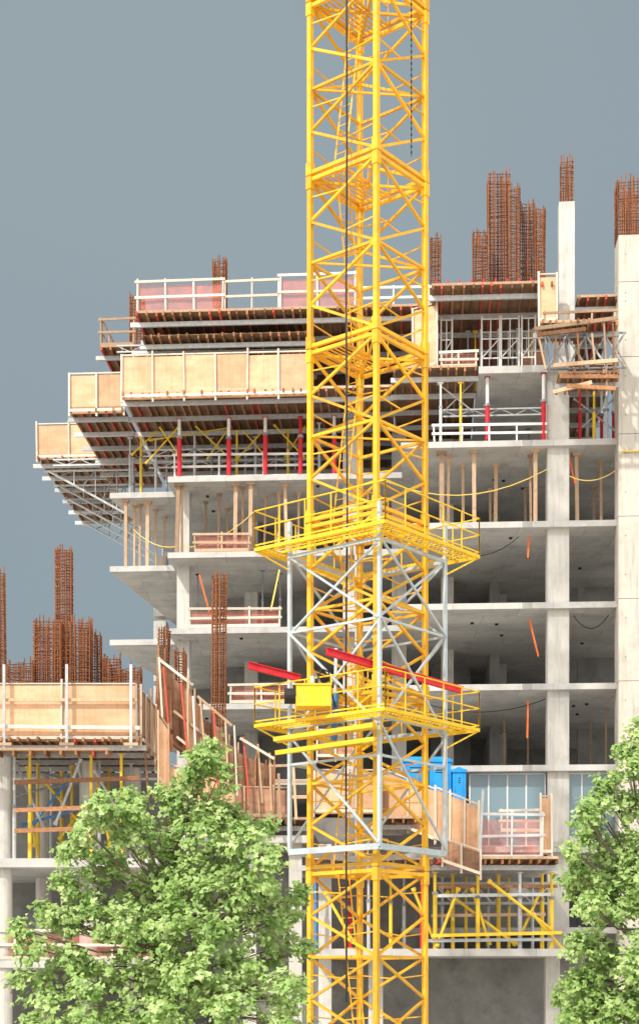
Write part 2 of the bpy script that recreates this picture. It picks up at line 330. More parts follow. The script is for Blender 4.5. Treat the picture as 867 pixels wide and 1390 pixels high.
guardrail((T0[0],65.45,27.93),(T0[1],65.45,27.93),'wooden guardrail with brown boards on the small high corner deck',mat='timber',h=1.1,sp=.9)
guardrail((T0[0]+.03,65.6,27.93),(T0[0]+.03,70,27.93),'wooden guardrail running back from the small high corner deck',mat='timber',h=1.1,sp=1.4)
guardrail((XX(175,62.5),62.5,ZD+.6),(XX(412,62.5),62.5,ZD+.6),'white guardrail showing above the long plywood wall',h=1.15,mat='shore_white',sp=1.5)
guardrail((XX(600,60.15),60.15,ZD),(XX(646,60.15),60.15,ZD),'short guardrail with red netting right of the crane on the brown deck',h=.6,net='pink_netting',sp=.7)
guardrail((XX(590,60.12),60.12,LV[0]),(XX(738,60.12),60.12,LV[0]),'white guardrail along the right-hand slab edge below the newest slab',h=.62,mat='shore_white',sp=1.1,rails=(1,.5),toe=False)
guardrail((XX(228,YA+.45),YA+.45,LV[0]),(XX(410,YA+.45),YA+.45,LV[0]),'white guardrail along the left slab edge behind the red posts',h=.95,mat='shore_white',sp=1.6)
guardrail((XX(255,YA+.1)-.15,YA+.1,LV[2]),(XX(372,YA+.1),YA+.1,LV[2]),'netted guardrail on the middle slab left of the crane near the main left column',h=.75,net='pink_netting',mat='pale_timber',sp=1)
guardrail((XX(305,YA+.1),YA+.1,LV[3]),(XX(390,YA+.1),YA+.1,LV[3]),'netted guardrail on the lowest visible slab left of the crane',h=.75,net='pink_netting',sp=1)
guardrail((XX(262,YA+.1)-.15,YA+.1,LV[1]),(XX(335,YA+.1)-.15,YA+.1,LV[1]),'netted guardrail among the timber props left of the crane',h=.7,net='pink_netting',mat='timber',sp=1)
guardrail((XX(745,57.75),57.75,25.31),(XX(838,57.75),57.75,25.31),'open timber guardrail on the upper hung deck beside the shaft',h=.35,mat='timber',sp=.8,rails=(1,),toe=False)
for i in range(10):
    px=594+i*16; MB().beam((XX(px,59.4),59.4,zt+.003),(XX(px,59.4),59.4,zt+.22),.06,.06).build('edge_clamp','shore_red',None,'small red edge clamp on the right top deck, %s from the left'%ORD[i],'clamp','red edge clamps on the right top deck')
for i,(a,b,y,Y) in enumerate(((188,420,628,66.0),(178,330,612,65.6),(150,300,468,62.8),(50,160,622,68.9),(600,735,566,60.9))):
    m=MB(); p=W(a,y,Y); q=W(b,y,Y); m.beam(p,q,.07,.05); m.beam(p+Vector((0,0,.24)),q+Vector((0,0,.24)),.07,.05)
    k=int((q-p).length/.5)
    for j in range(k):
        s=lerp(p,q,j/k); e=lerp(p,q,(j+1)/k); m.tube(s,e+Vector((0,0,.24)),.018,5) if j%2 else m.tube(s+Vector((0,0,.24)),e,.018,5)
    m.build('truss_beam','galvanised',None,['long silver truss beam low under the long middle deck','short silver truss beam under the left of the middle deck','silver truss beam below the topmost left deck','silver truss beam under the leftmost cantilevered deck','silver truss beam just below the newest right-hand slab'][i],'truss beam','silver truss beams under the decks')
for i in range(5):
    Y=69.8+i*2.0; x0=D3[0]+.15; x1=D3[1]; z=ZD-.35; root=empty('bracket_truss',(x1,Y,z-2.2),'silver triangular bracket under the leftmost cantilevered deck, %s from the front'%ORD[i],'bracket','brackets under the leftmost deck')
    MB().tube((x0,Y,z),(x1+1.6,Y,z),.05).build('top_chord','galvanised',root)
    MB().tube((x0+.2,Y,z),(x1+1.5,Y,z-2.1),.05).build('bottom_chord','galvanised',root)
    MB().tube((x1+1.5,Y,z),(x1+1.5,Y,z-2.1),.05).build('post','galvanised',root)
    for t in (.3,.55,.8):
        xx=lerp(x0+.2,x1+1.5,t); MB().tube((xx,Y,z),(xx,Y,z-2.1*t),.032).build('strut','galvanised',root)
        MB().tube((xx,Y,z),(xx-.6,Y,z-2.1*max(t-.2,0)),.026).build('strut','dull_steel',root)
for i,x in enumerate((744,770,796,820)):
    Y=57.9+.1*i; root=empty('bracket_truss',W(x,505,Y),'steel bracket between the two small hung decks by the shaft, %s from the left'%ORD[i],'bracket','brackets by the shaft')
    MB().tube(W(x,454,Y),W(x+6,508,Y),.045).build('post','dull_steel',root)
    MB().tube(W(x,456,Y),W(x+30,504,Y),.04).build('strut','galvanised',root)
    MB().tube(W(x+30,458,Y),W(x+4,504,Y),.04).build('strut','dull_steel',root)
    MB().tube(W(x+3,505,Y),W(x+32,505,Y),.04).build('bottom_chord','dull_steel',root)
    MB().tube(W(x,458,Y),W(x+32,458,Y),.04).build('top_chord','dull_steel',root)
for i,(a,b,c,d) in enumerate(((731,450,843,438),(735,458,800,452),(757,500,843,495),(765,515,843,517),(756,536,808,524),(775,528,840,533))):
    MB().beam(W(a,b,57.35),W(c,d,57.4),.08,.13).build('timber_bearer',('timber','joist_timber')[i%2],None,'brown timber bearer along the hung decks by the shaft, %s from the top'%ORD[i],'timber','timber bearers by the shaft')
for i,(a,b,c,d) in enumerate(((735,452,746,505),(788,452,792,505),(824,440,828,535),(760,462,758,500),(808,458,812,500),(836,445,838,530))):
    MB().beam(W(a,b,57.45),W(c,d,57.5),.06,.09).build('timber_upright',('timber','joist_timber')[i%2],None,'timber upright linking the hung decks by the shaft, %s from the left'%('first','third','fifth','second','fourth','sixth')[i],'timber','timber uprights by the shaft')
for i,(a,b) in enumerate(((597,612),(652,676),(678,702),(706,724))):
    scaffold(XX(a,61),XX(b,61),61,ZD,26.95,'white scaffold frame under the right top deck, %s from the left'%ORD[i],group='white scaffold frames under the right top deck')
for i,(a,b) in enumerate(((215,262),(325,372),(380,412))):
    scaffold(XX(a,63.5),XX(b,63.5),63.5,ZD,26.5,'white scaffold frame under the left top deck, %s from the left'%ORD[i],mat='shore_white',group='white scaffold frames under the left top deck')
G1='shoring posts under the long middle deck'
row=[(168,'galvanised','galvanised'),(183,'shore_yellow','shore_yellow'),(203,'galvanised','galvanised'),(240,'shore_white','shore_red'),(258,'galvanised','galvanised'),(280,'dull_steel','dull_steel'),(308,'shore_white','shore_red'),(316,'shore_yellow','shore_yellow'),(340,'galvanised','galvanised'),(358,'shore_white','shore_red'),(386,'shore_yellow','shore_yellow'),(406,'shore_red','shore_red'),(430,'galvanised','galvanised'),(452,'shore_white','shore_red'),(500,'shore_yellow','shore_yellow')]
cn={'galvanised':'grey steel','shore_yellow':'yellow','shore_white':'white','shore_red':'red','dull_steel':'dark steel','shore_blue':'blue'}
def cname(t,b): return cn[t] if t==b else 'white-topped '+cn[b]
for i,(px,t,b) in enumerate(row):
    big=b=='shore_red'
    Y=YA+.12 if big else YA+.9+.7*(i%3)
    if px<200: Y=YB+.2
    shore(XX(px,Y)-.15,Y,LV[0],24.25,'%s shoring post under the long middle deck, %s from the left in its row'%(cname(t,b),ORD[i]),t,b,.68,group=G1,r=.075 if big else .05)
for i,px in enumerate((175,222,262,296,330,372,398)):
    shore(XX(px,68)-.4,68,LV[0],24.25,'thin grey rear post beneath the long middle deck, %s from the left'%ORD[i],'galvanised','galvanised',group='rear posts beneath the long middle deck')
for i,px in enumerate((200,248,290,345,385,402)):
    shore(XX(px,62.6),62.6,ZD,26.5,'slender %s post under the top left deck, %s from the left'%(('grey','yellow')[i%2],ORD[i]),('galvanised','shore_yellow')[i%2],('galvanised','shore_yellow')[i%2],group='posts under the top left deck',r=.035)
for i,(px,t,b) in enumerate(((598,'shore_white','shore_white'),(625,'shore_yellow','shore_yellow'),(661,'shore_white','shore_red'),(740,'shore_white','shore_red'),(683,'dull_steel','dull_steel'),(705,'dull_steel','dull_steel'))):
    Y=60.35 if i<3 else (60.12 if i==3 else 66); 
    if i==3: px=737
    shore(XX(px,Y),Y,LV[0],24.42 if px>648 else 24.25,'%s post standing %s under the newest right-hand slab'%(cname(t,b),('at the crane-side end of the deck','next to the crane-side end','at the left end','against the main column','deep inside, left','deep inside, right')[i]),t,b,.62,group='posts under the newest slab',r=.075 if b=='shore_red' else .045)
for i,(px,t,b) in enumerate(((784,'shore_red','shore_red'),(793,'galvanised','galvanised'),(803,'shore_yellow','shore_yellow'),(812,'shore_white','shore_red'),(820,'galvanised','galvanised'),(828,'shore_white','shore_red'))):
    shore(XX(px,60.8+.5*(i%2)),60.8+.5*(i%2),LV[0],24.25,'%s post under the deck beside the concrete shaft, %s from the left'%(cname(t,b),ORD[i]),t,b,.6,group='posts beside the shaft',r=.055)
for i,(px,t) in enumerate(((630,'galvanised'),(640,'shore_yellow'),(690,'galvanised'),(715,'shore_yellow'),(732,'galvanised'))):
    shore(XX(px,62.5),62.5,ZD,27,'%s post under the right top deck among the scaffold frames, %s from the left'%(cn[t],ORD[i]),t,t,group='posts under the right top deck',r=.035)
for i,(a,b,c,d) in enumerate(((186,622,232,572),(255,572,303,618),(312,618,352,575),(362,572,404,618),(205,572,236,618),(270,618,302,572),(190,590,300,575),(320,580,352,618),(376,618,404,575),(165,610,200,578))):
    brace(W(a,b,64.6+i*.07),W(c,d,64.6+i*.07),'yellow diagonal brace under the long middle deck, %s in the tangle'%ORD[i],r=.032,group='yellow braces under the middle deck')
for i,(a,b,c,d) in enumerate(((592,520,640,560),(600,560,645,515),(590,500,625,480),(775,545,830,590),(780,590,828,548))):
    brace(W(a,b,61),W(c,d,61.2),('grey diagonal brace falling right under the brown deck right of the crane','grey diagonal brace rising right under the brown deck right of the crane','short grey brace above the brown deck right of the crane','grey diagonal brace falling towards the shaft','grey diagonal brace rising towards the shaft')[i],'galvanised',.03)
G2='timber props between the slabs'
for i,(px,w,Y) in enumerate(((167,.13,65.6),(177,.09,66.4),(185,.1,66.2),(196,.14,65.9),(205,.09,67),(214,.08,68))):
    tpost(XX(px,Y)-.3,Y,LV[1],LV[0]-.22,'timber prop at the outer left corner of the second open floor, %s from the left'%ORD[i],w,lean=U(-.08,.08),group=G2)
for i,(px,w,Y) in enumerate(((236,.15,63.7),(243,.09,64.0),(272,.08,66),(290,.09,65),(300,.08,67),(316,.15,63.8),(325,.1,64.2),(337,.15,63.7),(352,.08,65.5),(372,.1,65),(386,.12,64),(400,.09,65))):
    tpost(XX(px,Y)-.15,Y,LV[1],LV[0]-.22,'timber prop on the second open floor between left column and crane, %s from the left'%ORD[i],w,lean=U(-.08,.08),group=G2)
for i,(px,w,Y) in enumerate(((599,.17,60.5),(607,.1,60.9),(643,.14,60.5),(625,.1,62),(668,.13,62),(725,.14,60.5),(718,.08,61),(780,.13,61),(810,.1,62),(703,.09,65),(655,.09,65),(795,.09,65))):
    tpost(XX(px,Y),Y,LV[1],LV[0]-.22,'timber prop on the right-hand second open floor, %s'%('at its left end','slim one beside the left-end prop','thick one near the left end','set back between the first props','set back in the middle','thick one just left of the main column','slim one just left of the main column','just right of the main column','nearest the shaft','deep inside, left of the main column','deep inside near the middle','deep inside, right of the main column')[i],w,lean=U(-.06,.06),group=G2)
for i,(px,Y) in enumerate(((672,66),(700,68),(812,64),(786,67))):
    tpost(XX(px,Y),Y,LV[4],LV[3]-.22,'slim prop on the lowest open right-hand floor, %s'%('leftmost','second from the left','nearest the shaft','just right of the main column')[i],.07,group='slim props on the lowest open floor')
for i,(px,Y) in enumerate(((262,66),(285,67),(352,65.5),(375,66))):
    shore(XX(px,Y)-.2,Y,LV[2],LV[1]-.22,'thin steel post on the third open floor left of the crane, %s from the left'%ORD[i],'dull_steel','dull_steel',.6,.04,group='thin posts on the third open floor')
def rope(pts,r,label,mat,name='rope',cat='rope'):
    m=MB()
    for a,b in zip(pts[:-1],pts[1:]): m.tube(a,b,r,5)
    return m.build(name,mat,None,label,cat)
def sag(p,q,s,n=10): return [lerp(Vector(p),Vector(q),i/n)-Vector((0,0,s*4*(i/n)*(1-i/n))) for i in range(n+1)]
rope(sag(W(500,640,60.0),W(742,640,60.1),.9),.018,'yellow rope sagging across the right-hand second open floor','rope_yellow')
rope(sag(W(772,650,60.0),W(838,640,60.1),.3),.018,'yellow rope right of the main column on the second open floor','rope_yellow')
rope(sag(W(168,712,65.4),W(236,735,63.6),.3),.018,'yellow rope at the left corner of the second open floor','rope_yellow')
rope(sag(W(243,738,63.6),W(338,690,63.6),.3),.018,'yellow rope rising towards the crane on the second open floor','rope_yellow')
rope([W(843,618,59.35),W(873,618,59.35)],.03,'short yellow rope tied round the concrete shaft','rope_yellow')
rope(sag(Vector((3.6,62,LV[3]-.22)),Vector((8.6,61.5,LV[3]-.22)),.5),.015,'black cable looping under the slab above the lowest open right-hand floor','black_rubber','cable','cable')
rope(sag(Vector((4.2,61.2,LV[1]-.22)),Vector((7.4,61.2,LV[1]-.22)),.7),.015,'black cable looping under the third slab right of the crane','black_rubber','cable','cable')
rope(sag(Vector((9.4,61.2,LV[2]-.22)),Vector((10.7,61.2,LV[2]-.22)),.5),.015,'short black cable loop near the shaft two floors below the orange strap','black_rubber','cable','cable')
for i,(a,b,c,d) in enumerate(((716,730,715,760),(717,843,729,893),(715,953,714,1003),(768,615,778,660),(360,826,372,770),(262,775,278,835))):
    m=MB(); Y=60.6 if i<4 else 63.6; m.beam(W(a,b,Y),W(c,d,Y),.06,.02,side=(0,1,0)); m.build('hanging_strap',('orange_strap','orange_strap','orange_strap','orange_strap','rope_yellow','orange_strap')[i],None,('orange strap hanging under the third slab right of the crane','longest orange strap hanging on the right','orange strap hanging on the lowest open right-hand floor','red strap slanting beside the main column','pale slanting tie near the netted guardrail left of the crane','orange strap slanting beside the main left column')[i],'strap')
# ---------------------------------------------------------------- rebar up top
for (a,b,t,bt,Y,lab) in (
 (276,293,340,412,66,'small rebar cage behind the top left netted guardrail'),
 (160,178,388,470,66.8,'rebar cage at the outer left corner of the top deck'),
 (581,594,320,402,62,'slim rebar cage just right of the crane mast'),
 (643,662,312,390,60.2,'shortest and leftmost cage of the tall rebar cluster on the right'),
 (661,689,234,390,61.2,'tallest and widest cage of the rebar cluster on the right'),
 (690,704,254,390,60.6,'narrow tall cage in the middle of the rebar cluster'),
 (704,723,275,390,61.0,'second cage from the right in the rebar cluster'),
 (725,738,284,390,60.4,'rightmost cage of the rebar cluster beside the white pillar'),
 (761,776,218,280,60.15,'slim rebar cage rising from the white pillar'),
 (838,876,248,327,59.7,'rebar cage rising from the concrete shaft')):
    rebar(XX(a,Y),XX(b,Y),ZZ(bt,Y),ZZ(t,Y),Y,lab,ts=.115,r=.022)
TOWERSET=set(o.name for o in bpy.data.objects if o.parent is None and o.name!='ground')
# ---------------------------------------------------------------- lower left wing
YW=54.0; ZW=ZZ(1001,YW)
wing=empty('concrete_wing',(-9,58,0),'low concrete wing with round columns at the bottom left under timber formwork','building')
wx0=-13.5; wx1=XX(192,YW)
MB().prism([(wx0,54.6),(-5.4,54.6),(-4.8,64),(wx0,64)],5.95,6.25).build('floor_slab','slab_concrete',wing)
MB().prism([(wx0,54.8),(-4.9,54.8),(-4.4,64),(wx0,64)],2.6,2.85).build('floor_slab','slab_concrete',wing)
MB().box(wx0,-4.0,62.3,62.6,0,ZW-.01).build('rear_wall','shade_and_joint_concrete',wing)
for px,Y in ((5,55.2),(120,56.5),(60,60),(180,58)):
    x=XX(px,Y)
    for a,b in ((0,2.6),(2.85,5.95),(6.25,ZW-.48)): MB().tube((x,Y,a),(x,Y,b),.3,20).build('column','column_concrete',wing,smooth=False)
flydeck(wx0,wx1,54,62,ZW,'timber deck of the low wing at the bottom left, below the dense rebar',sp=.3,over=.5)
flydeck(wx0,XX(150,53.6),53.3,53.95,ZZ(1018,53.3),'narrow outrigger walkway below the wing deck at the far left',sp=.5,over=.3)
parapet((wx0,54.05,ZW-.12),(XX(186,YW),54.05,ZW-.12),ZZ(930,YW)-ZW+.1,'broad plywood wall on the low wing at the bottom left',sheet=2.44,studw=.06)
parapet((XX(188,YW),54.1,ZW-.15),(XX(214,58),58.5,ZW-.15),1.7,'plywood wall turning back along the right side of the low wing',sheet=1.2)
MB().beam(W(-10,950,53.85),W(186,950,53.85),.06,.1).build('edge_waler','timber',None,'horizontal timber waler across the broad plywood wall at the bottom left','timber')
MB().beam(W(-10,986,53.83),W(190,988,53.83),.06,.12).build('edge_waler','pale_timber',None,'lower pale timber waler across the foot of the broad plywood wall','timber')
for i,px in enumerate((6,91,178)):
    root=empty('steel_strongback',W(px,1015,53.75),'upright steel strongback on the broad plywood wall, %s from the left'%ORD[i],'strongback','strongbacks on the plywood wall')
    MB().beam(W(px,1015,53.72),W(px,902,53.72),.09,.08).build('upright','galvanised',root)
    MB().beam(W(px-10,1010,53.68),W(px+10,1010,53.68),.06,.1).build('foot','timber',root)
for i,(px,t,Y) in enumerate(((20,'galvanised',55),(41,'shore_yellow',55),(52,'shore_yellow',57),(70,'galvanised',58),(84,'shore_yellow',59),(98,'shore_yellow',57.5),(110,'galvanised',59.5),(124,'shore_yellow',55),(135,'galvanised',56.5),(148,'shore_yellow',58.5),(165,'shore_yellow',54.8),(178,'galvanised',57),(185,'shore_yellow',59))):
    shore(XX(px,Y),Y,6.25,ZW-.44,'%s post under the low wing deck, %s from the left'%(cn[t],ORD[i]),t,t,group='posts under the low wing deck',r=.06)
for i,(a,b,c,d,mt) in enumerate(((22,1035,62,1130,'galvanised'),(110,1030,75,1120,'galvanised'),(45,1120,95,1055,'shore_blue'),(128,1045,165,1110,'galvanised'),(30,1120,120,1095,'shore_blue'),(60,1060,115,1125,'shore_yellow'),(105,1035,128,1130,'galvanised'),(38,1040,48,1150,'shore_yellow'),(125,1035,150,1150,'shore_yellow'),(60,1050,130,1070,'dull_steel'),(20,1080,110,1060,'dull_steel'),(80,1140,140,1060,'shore_yellow'))):
    brace(W(a,b,55.6+.1*i),W(c,d,55.8+.1*i),'%s raking brace under the low wing deck, %s in the tangle'%(cn[mt],ORD[i]),mt,.05,group='raking braces under the low wing deck')
for i,py in enumerate((1100,1128,1062)):
    MB().beam(W(20,py,54.5),W(190,py-6,54.5),.1,.14).build('timber_ledger','joist_timber',None,'%s brown timber ledger across the posts of the low wing'%('middle','lower','upper')[i],'timber')
guardrail((wx0,54.9,2.85),(-5.3,54.9,2.85),'guardrail with pink netting on the lowest wing slab at the left edge',net='pink_netting',h=1)
Zr=ZW
for (a,b,t,Y,bt,lab) in (
 (-6,8,772,56,0,'rebar cage cut by the left edge of the view'),
 (77,97,742,57,0,'tall narrow rebar cage standing above the dense rebar at the left'),
 (46,82,838,55.6,0,'dense waist-high rebar cage on the low wing, left of the tall one'),
 (84,121,838,55.8,0,'dense waist-high rebar cage on the low wing, right of the tall one'),
 (10,44,895,55.5,0,'low rebar cage at the left of the wing deck'),
 (122,138,858,56.5,0,'slim leaning rebar cage beside the dense cages'),
 (140,162,888,56,0,'short rebar cage right of the dense cages'),
 (164,190,902,55.5,0,'shortest rebar cage at the right corner of the wing'),
 (212,226,850,58,960,'slim rusty cage above the sloping formwork, left one'),
 (240,253,880,58,1000,'slim rusty cage above the sloping formwork, right one'),
 (287,305,778,58,985,'tall isolated rebar cage in front of the left slabs'),
 (150,158,905,57,0,'tiny rebar cage behind the short ones on the wing')):
    zb=Zr if not bt else ZZ(bt,Y)
    rebar(XX(a,Y),XX(b,Y),zb,ZZ(t,Y),Y,lab,ts=.10,r=.022,dep=max(.35,(XX(b,Y)-XX(a,Y))*.9),lean=U(-.1,.1) if b-a<22 else 0)
def slopewall(a,b,Ya,Yb,h,label,mat='old_plywood',studs='timber',sheet=.5,jag=.14):
    return parapet(W(a[0],a[1],Ya),W(b[0],b[1],Yb),h,label,sheet=sheet,mat=mat,studs=studs,studw=.06,top=jag<.1,jag=jag)
steps=[((213,985),(232,998),55.0,2.35,'old_plywood','topmost narrow panel'),((233,1012),(256,1030),55.25,2.3,'old_plywood','second panel'),((254,1030),(272,1050),54.9,2.35,'plywood','third, brighter panel'),((274,1058),(300,1076),55.3,2.2,'old_plywood','fourth panel'),((298,1062),(322,1072),56.0,1.55,'plywood','fifth panel'),((318,1078),(345,1086),55.7,1.5,'old_plywood','sixth panel'),((348,1086),(372,1092),56.1,1.4,'old_plywood','lowest panel')]
for a,b,Y,h,mt,nm in steps:
    slopewall(a,b,Y,Y+.25,h,'%s of the jagged stair formwork stepping down towards the crane'%nm,mat=mt,sheet=.33,studs='timber' if mt=='plywood' else 'joist_timber')
slopewall((292,1110),(392,1112),55.5,55.6,1.0,'low brown plywood wall above the left tree',jag=.05)
slopewall((228,1080),(318,1110),54.6,55,1.0,'bright plywood wall partly behind the left tree top',mat='plywood',jag=.05)
slopewall((214,1060),(228,1080),54.3,54.5,2.2,'narrow plywood return wall between the wing and the tree',mat='plywood',jag=.05)
flydeck(XX(225,57),XX(420,57),57.2,61,ZZ(1112,57.2),'brown deck behind the stair formwork left of the crane',sp=.4)
for i,(a,b,c,d,mt) in enumerate(((216,892,222,1000,'pale_timber'),(222,905,232,1020,'red_timber'),(246,928,256,1040,'red_timber'),(272,950,282,1065,'timber'),(216,895,262,930,'pale_timber'),(205,935,212,1050,'timber'),(196,1000,202,1085,'joist_timber'),(330,1000,338,1080,'red_timber'),(350,1010,356,1090,'timber'),(268,945,315,985,'timber'),(262,945,268,1060,'galvanised'),(318,985,322,1080,'pale_timber'),(366,1022,368,1100,'timber'),(236,965,296,1012,'timber'),(240,1000,292,1042,'pale_timber'),(326,1002,372,1030,'pale_timber'),(290,965,296,1070,'red_timber'),(306,980,310,1066,'timber'))):
    MB().beam(W(a,b,54.6+.1*(i%5)),W(c,d,54.6+.1*(i%5)),.06,.085).build('formwork_strut',mt,None,'%s strut on the jagged stair formwork, %s in the cluster'%({'red_timber':'red painted','timber':'brown timber','joist_timber':'dark timber','pale_timber':'pale timber','galvanised':'grey steel'}[mt],ORD[i]),'timber','struts on the stair formwork')
stair=empty('podium_block',(-1,58,0),'concrete podium with shade-toned walls behind the crane base carrying the lower timber decks','building')
MB().box(-3.9,4.6,60.3,62.2,0,ZZ(1110,60.3)).build('podium_wall','shade_and_joint_concrete',stair)
MB().prism([(-4.7,56),(-.3,56),(-.3,60.25),(-4.7,60.25)],6.9,7.15).build('podium_slab','slab_concrete',stair)
MB().prism([(-.2,55.3),(9.6,55.3),(9.6,61.9),(4.65,61.9),(4.65,60.25),(-.2,60.25)],3.0,3.25).build('podium_slab','slab_concrete',stair)
for px in (330,392,432): MB().box(XX(px,56.5),XX(px,56.5)+.45,56.5,57,0,6.9).build('column','column_concrete',stair)
for px in (500,740): MB().box(XX(px,57),XX(px,57)+.5,57,57.5,0,3.0).build('column','column_concrete',stair)
MB().box(4.7,XR,62,62.3,0,4.0).build('podium_wall','shade_and_joint_concrete',stair)
MB().box(-.2,9.6,59.2,59.4,0,2.99).build('podium_wall','shade_and_joint_concrete',stair)
ZE=6.28
flydeck(XX(592,55),XX(757,55),55,60.0,ZE,'lower right timber deck above the yellow shoring',sp=.3,over=.5)
flydeck(XX(415,55),XX(588,55),55.2,60.0,ZE,'timber deck directly behind the crane base',sp=.4)
flydeck(XX(515,57),XX(640,57),57.4,60.0,ZZ(1112,58)-.02,'raised timber platform under the blue toilets',sp=.4)
parapet(W(520,1112,59),W(592,1142,57),1.75,'bright plywood wall in front of the blue toilets, far half',sheet=1.2)
parapet(W(593,1140,56.9),W(652,1166,55.1),1.75,'bright plywood wall sloping to the lower right deck, near half',sheet=.9)
parapet(W(425,1105,58),W(515,1105,58.4),1.5,'plywood wall seen through the lower crane mast',sheet=1.2)
parapet(W(430,1030,60),W(480,1030,60),1.0,'small weathered plywood panel higher behind the lower crane mast',mat='old_plywood',sheet=.6)
parapet(W(600,1172,54.8),W(652,1190,54.6),.8,'short weathered plywood strip beneath the bright wall right of the crane',mat='old_plywood',sheet=.8)
guardrail(W(652,1166,55.1),W(735,1166,55.1),'white guardrail with pink netting on the lower right deck',h=1.5,net='pink_netting',mat='shore_white',sp=1.1)
guardrail(W(680,1130,59),W(742,1130,59),'rear guardrail in front of the low windows',h=.8,mat='pale_timber')
parapet(W(733,1160,55.2),W(748,1160,55.2),1.9,'narrow upright plywood panel left of the right-hand tree',sheet=.4)
guardrail(W(368,1085,58),W(425,1085,58),'timber guardrail left of the crane above the low brown wall',h=1.2,mat='timber')
shl=[(590,'shore_yellow'),(614,'shore_yellow'),(648,'shore_yellow'),(676,'shore_yellow'),(705,'galvanised'),(735,'shore_yellow'),(748,'shore_yellow')]
for i,(px,t) in enumerate(shl):
    Y=55.6+(i%2)*.9
    shore(XX(px,Y),Y,3.25,ZE-.42,'%s shoring tower post under the lower right deck, %s from the left'%(cn[t],ORD[i]),t,t,.7,r=.065,group='posts under the lower right deck')
for i,(px,t) in enumerate(((600,'galvanised'),(632,'shore_yellow'),(662,'galvanised'),(690,'shore_yellow'),(722,'galvanised'))):
    shore(XX(px,58),58,3.25,ZE-.42,'%s rear post under the lower right deck, %s from the left'%(cn[t],ORD[i]),t,t,.6,r=.05,group='rear posts under the lower right deck')
for i,(px,t) in enumerate(((428,'shore_blue'),(446,'shore_yellow'),(475,'shore_red'),(500,'galvanised'),(530,'shore_yellow'),(548,'galvanised'),(572,'shore_red'))):
    Y=55.9+(i%3)*.7
    shore(XX(px,Y),Y,3.25,ZE-.42,'%s post behind the crane base, %s from the left'%(cn[t],ORD[i]),t,t,.6,r=.055,group='posts behind the crane base')
for i,(a,b,c,d) in enumerate(((662,1195,748,1262),(722,1240,764,1290),(592,1285,622,1205),(640,1205,664,1283),(560,1205,590,1280),(440,1210,480,1280),(700,1283,735,1205),(605,1210,700,1283))):
    brace(W(a,b,55.4+.08*i),W(c,d,55.5+.08*i),'yellow raking strut under the lower decks, %s in the tangle'%ORD[i],'shore_yellow',.055,group='yellow raking struts under the lower decks')
for i,(a,b,ya,yb,mt) in enumerate(((585,762,1270,1266,'shore_yellow'),(580,750,1277,1275,'galvanised'),(590,750,1216,1214,'galvanised'),(588,756,1204,1203,'joist_timber'),(585,740,1243,1241,'timber'))):
    MB().beam(W(a,ya,55.35+.12*i),W(b,yb,55.35+.12*i),.07,.11).build('horizontal_ledger',mt,None,('yellow ledger low across the lower right shoring','silver ledger at the foot of the lower right shoring','silver ledger high across the lower right shoring','dark timber ledger right under the lower right deck','brown timber ledger halfway up the lower right shoring')[i],'ledger')
root=empty('truss_panel',W(585,1190,57.4),'silver lattice truss just below the lower right deck','truss')
a=W(588,1199,57.4);b=W(748,1199,57.4);dz=Vector((0,0,-.7))
MB().beam(a,b,.07,.09).build('top_chord','galvanised',root); MB().beam(a+dz,b+dz,.07,.09).build('bottom_chord','galvanised',root)
for k in range(6):
    s=lerp(a,b,k/6); e=lerp(a,b,(k+1)/6); MB().tube(s+(dz if k%2 else dz*0),e+(dz*0 if k%2 else dz),.03).build('web_member','galvanised',root)
for i,(a,b,c,d) in enumerate(((655,1072,650,1172),(398,1040,402,1112),(378,1050,380,1112))):
    MB().beam(W(a,b,55),W(c,d,55),.09,.06).build('upright_pole',('galvanised','timber','timber')[i],None,('tall grey pole at the joint of bright plywood wall and white guardrail','timber upright left of the crane near the low brown wall','leftmost timber upright beside the stair formwork')[i],'pole')
def toilet(x0,x1,y0,y1,z0,z1,label):
    root=empty('portable_toilet',((x0+x1)/2,y0,z0),label,'portable toilet')
    MB().box(x0,x1,y0,y1,z0+.1,z1-.22).build('cabin','blue_plastic',root)
    MB().box(x0+.1,x1-.1,y0-.03,y0-.004,z0+.15,z1-.3).build('door','blue_plastic',root)
    m=MB(); m.prism([(x0-.05,y0-.05),(x1+.05,y0-.05),(x1+.05,y1+.05),(x0-.05,y1+.05)],z1-.218,z1-.12)
    m.add([(x0,y0,z1-.12),(x1,y0,z1-.12),(x1,y1,z1-.12),(x0,y1,z1-.12),(x0+.2,y0+.2,z1),(x1-.2,y0+.2,z1),(x1-.2,y1-.2,z1),(x0+.2,y1-.2,z1)],[(4,5,6,7),(0,1,5,4),(1,2,6,5),(2,3,7,6),(3,0,4,7)])
    m.build('roof','blue_plastic',root)
    for k in range(3): MB().box(x0+.2,x1-.2,y0-.034,y0-.031,z1-.45-k*.08,z1-.41-k*.08).build('vent','black_rubber',root)
    MB().box(x0-.02,x1+.02,y0-.01,y1,z0,z0+.1).build('skid','dull_steel',root)
zp=ZZ(1112,58)
toilet(XX(548,58.6),XX(580,58.6),58.6,59.7,zp,ZZ(1026,58.6),'bright blue portable toilet nearest the crane mast')
toilet(XX(583,58.2),XX(612,58.2),58.2,59.3,zp,ZZ(1026,58.2),'bright blue portable toilet in the middle of the three')
toilet(XX(614,58.0),XX(632,58.0),58.0,59.1,zp,ZZ(1040,58.0),'lower blue portable toilet farthest from the crane')
ang=math.radians(-3.5); piv=Vector((4,60.5,0)); RM=Matrix.Rotation(ang,4,'Z')
for o in bpy.data.objects:
    if o.name in TOWERSET:
        v=RM@(o.location-piv); o.location=v+piv; o.rotation_euler.z+=ang
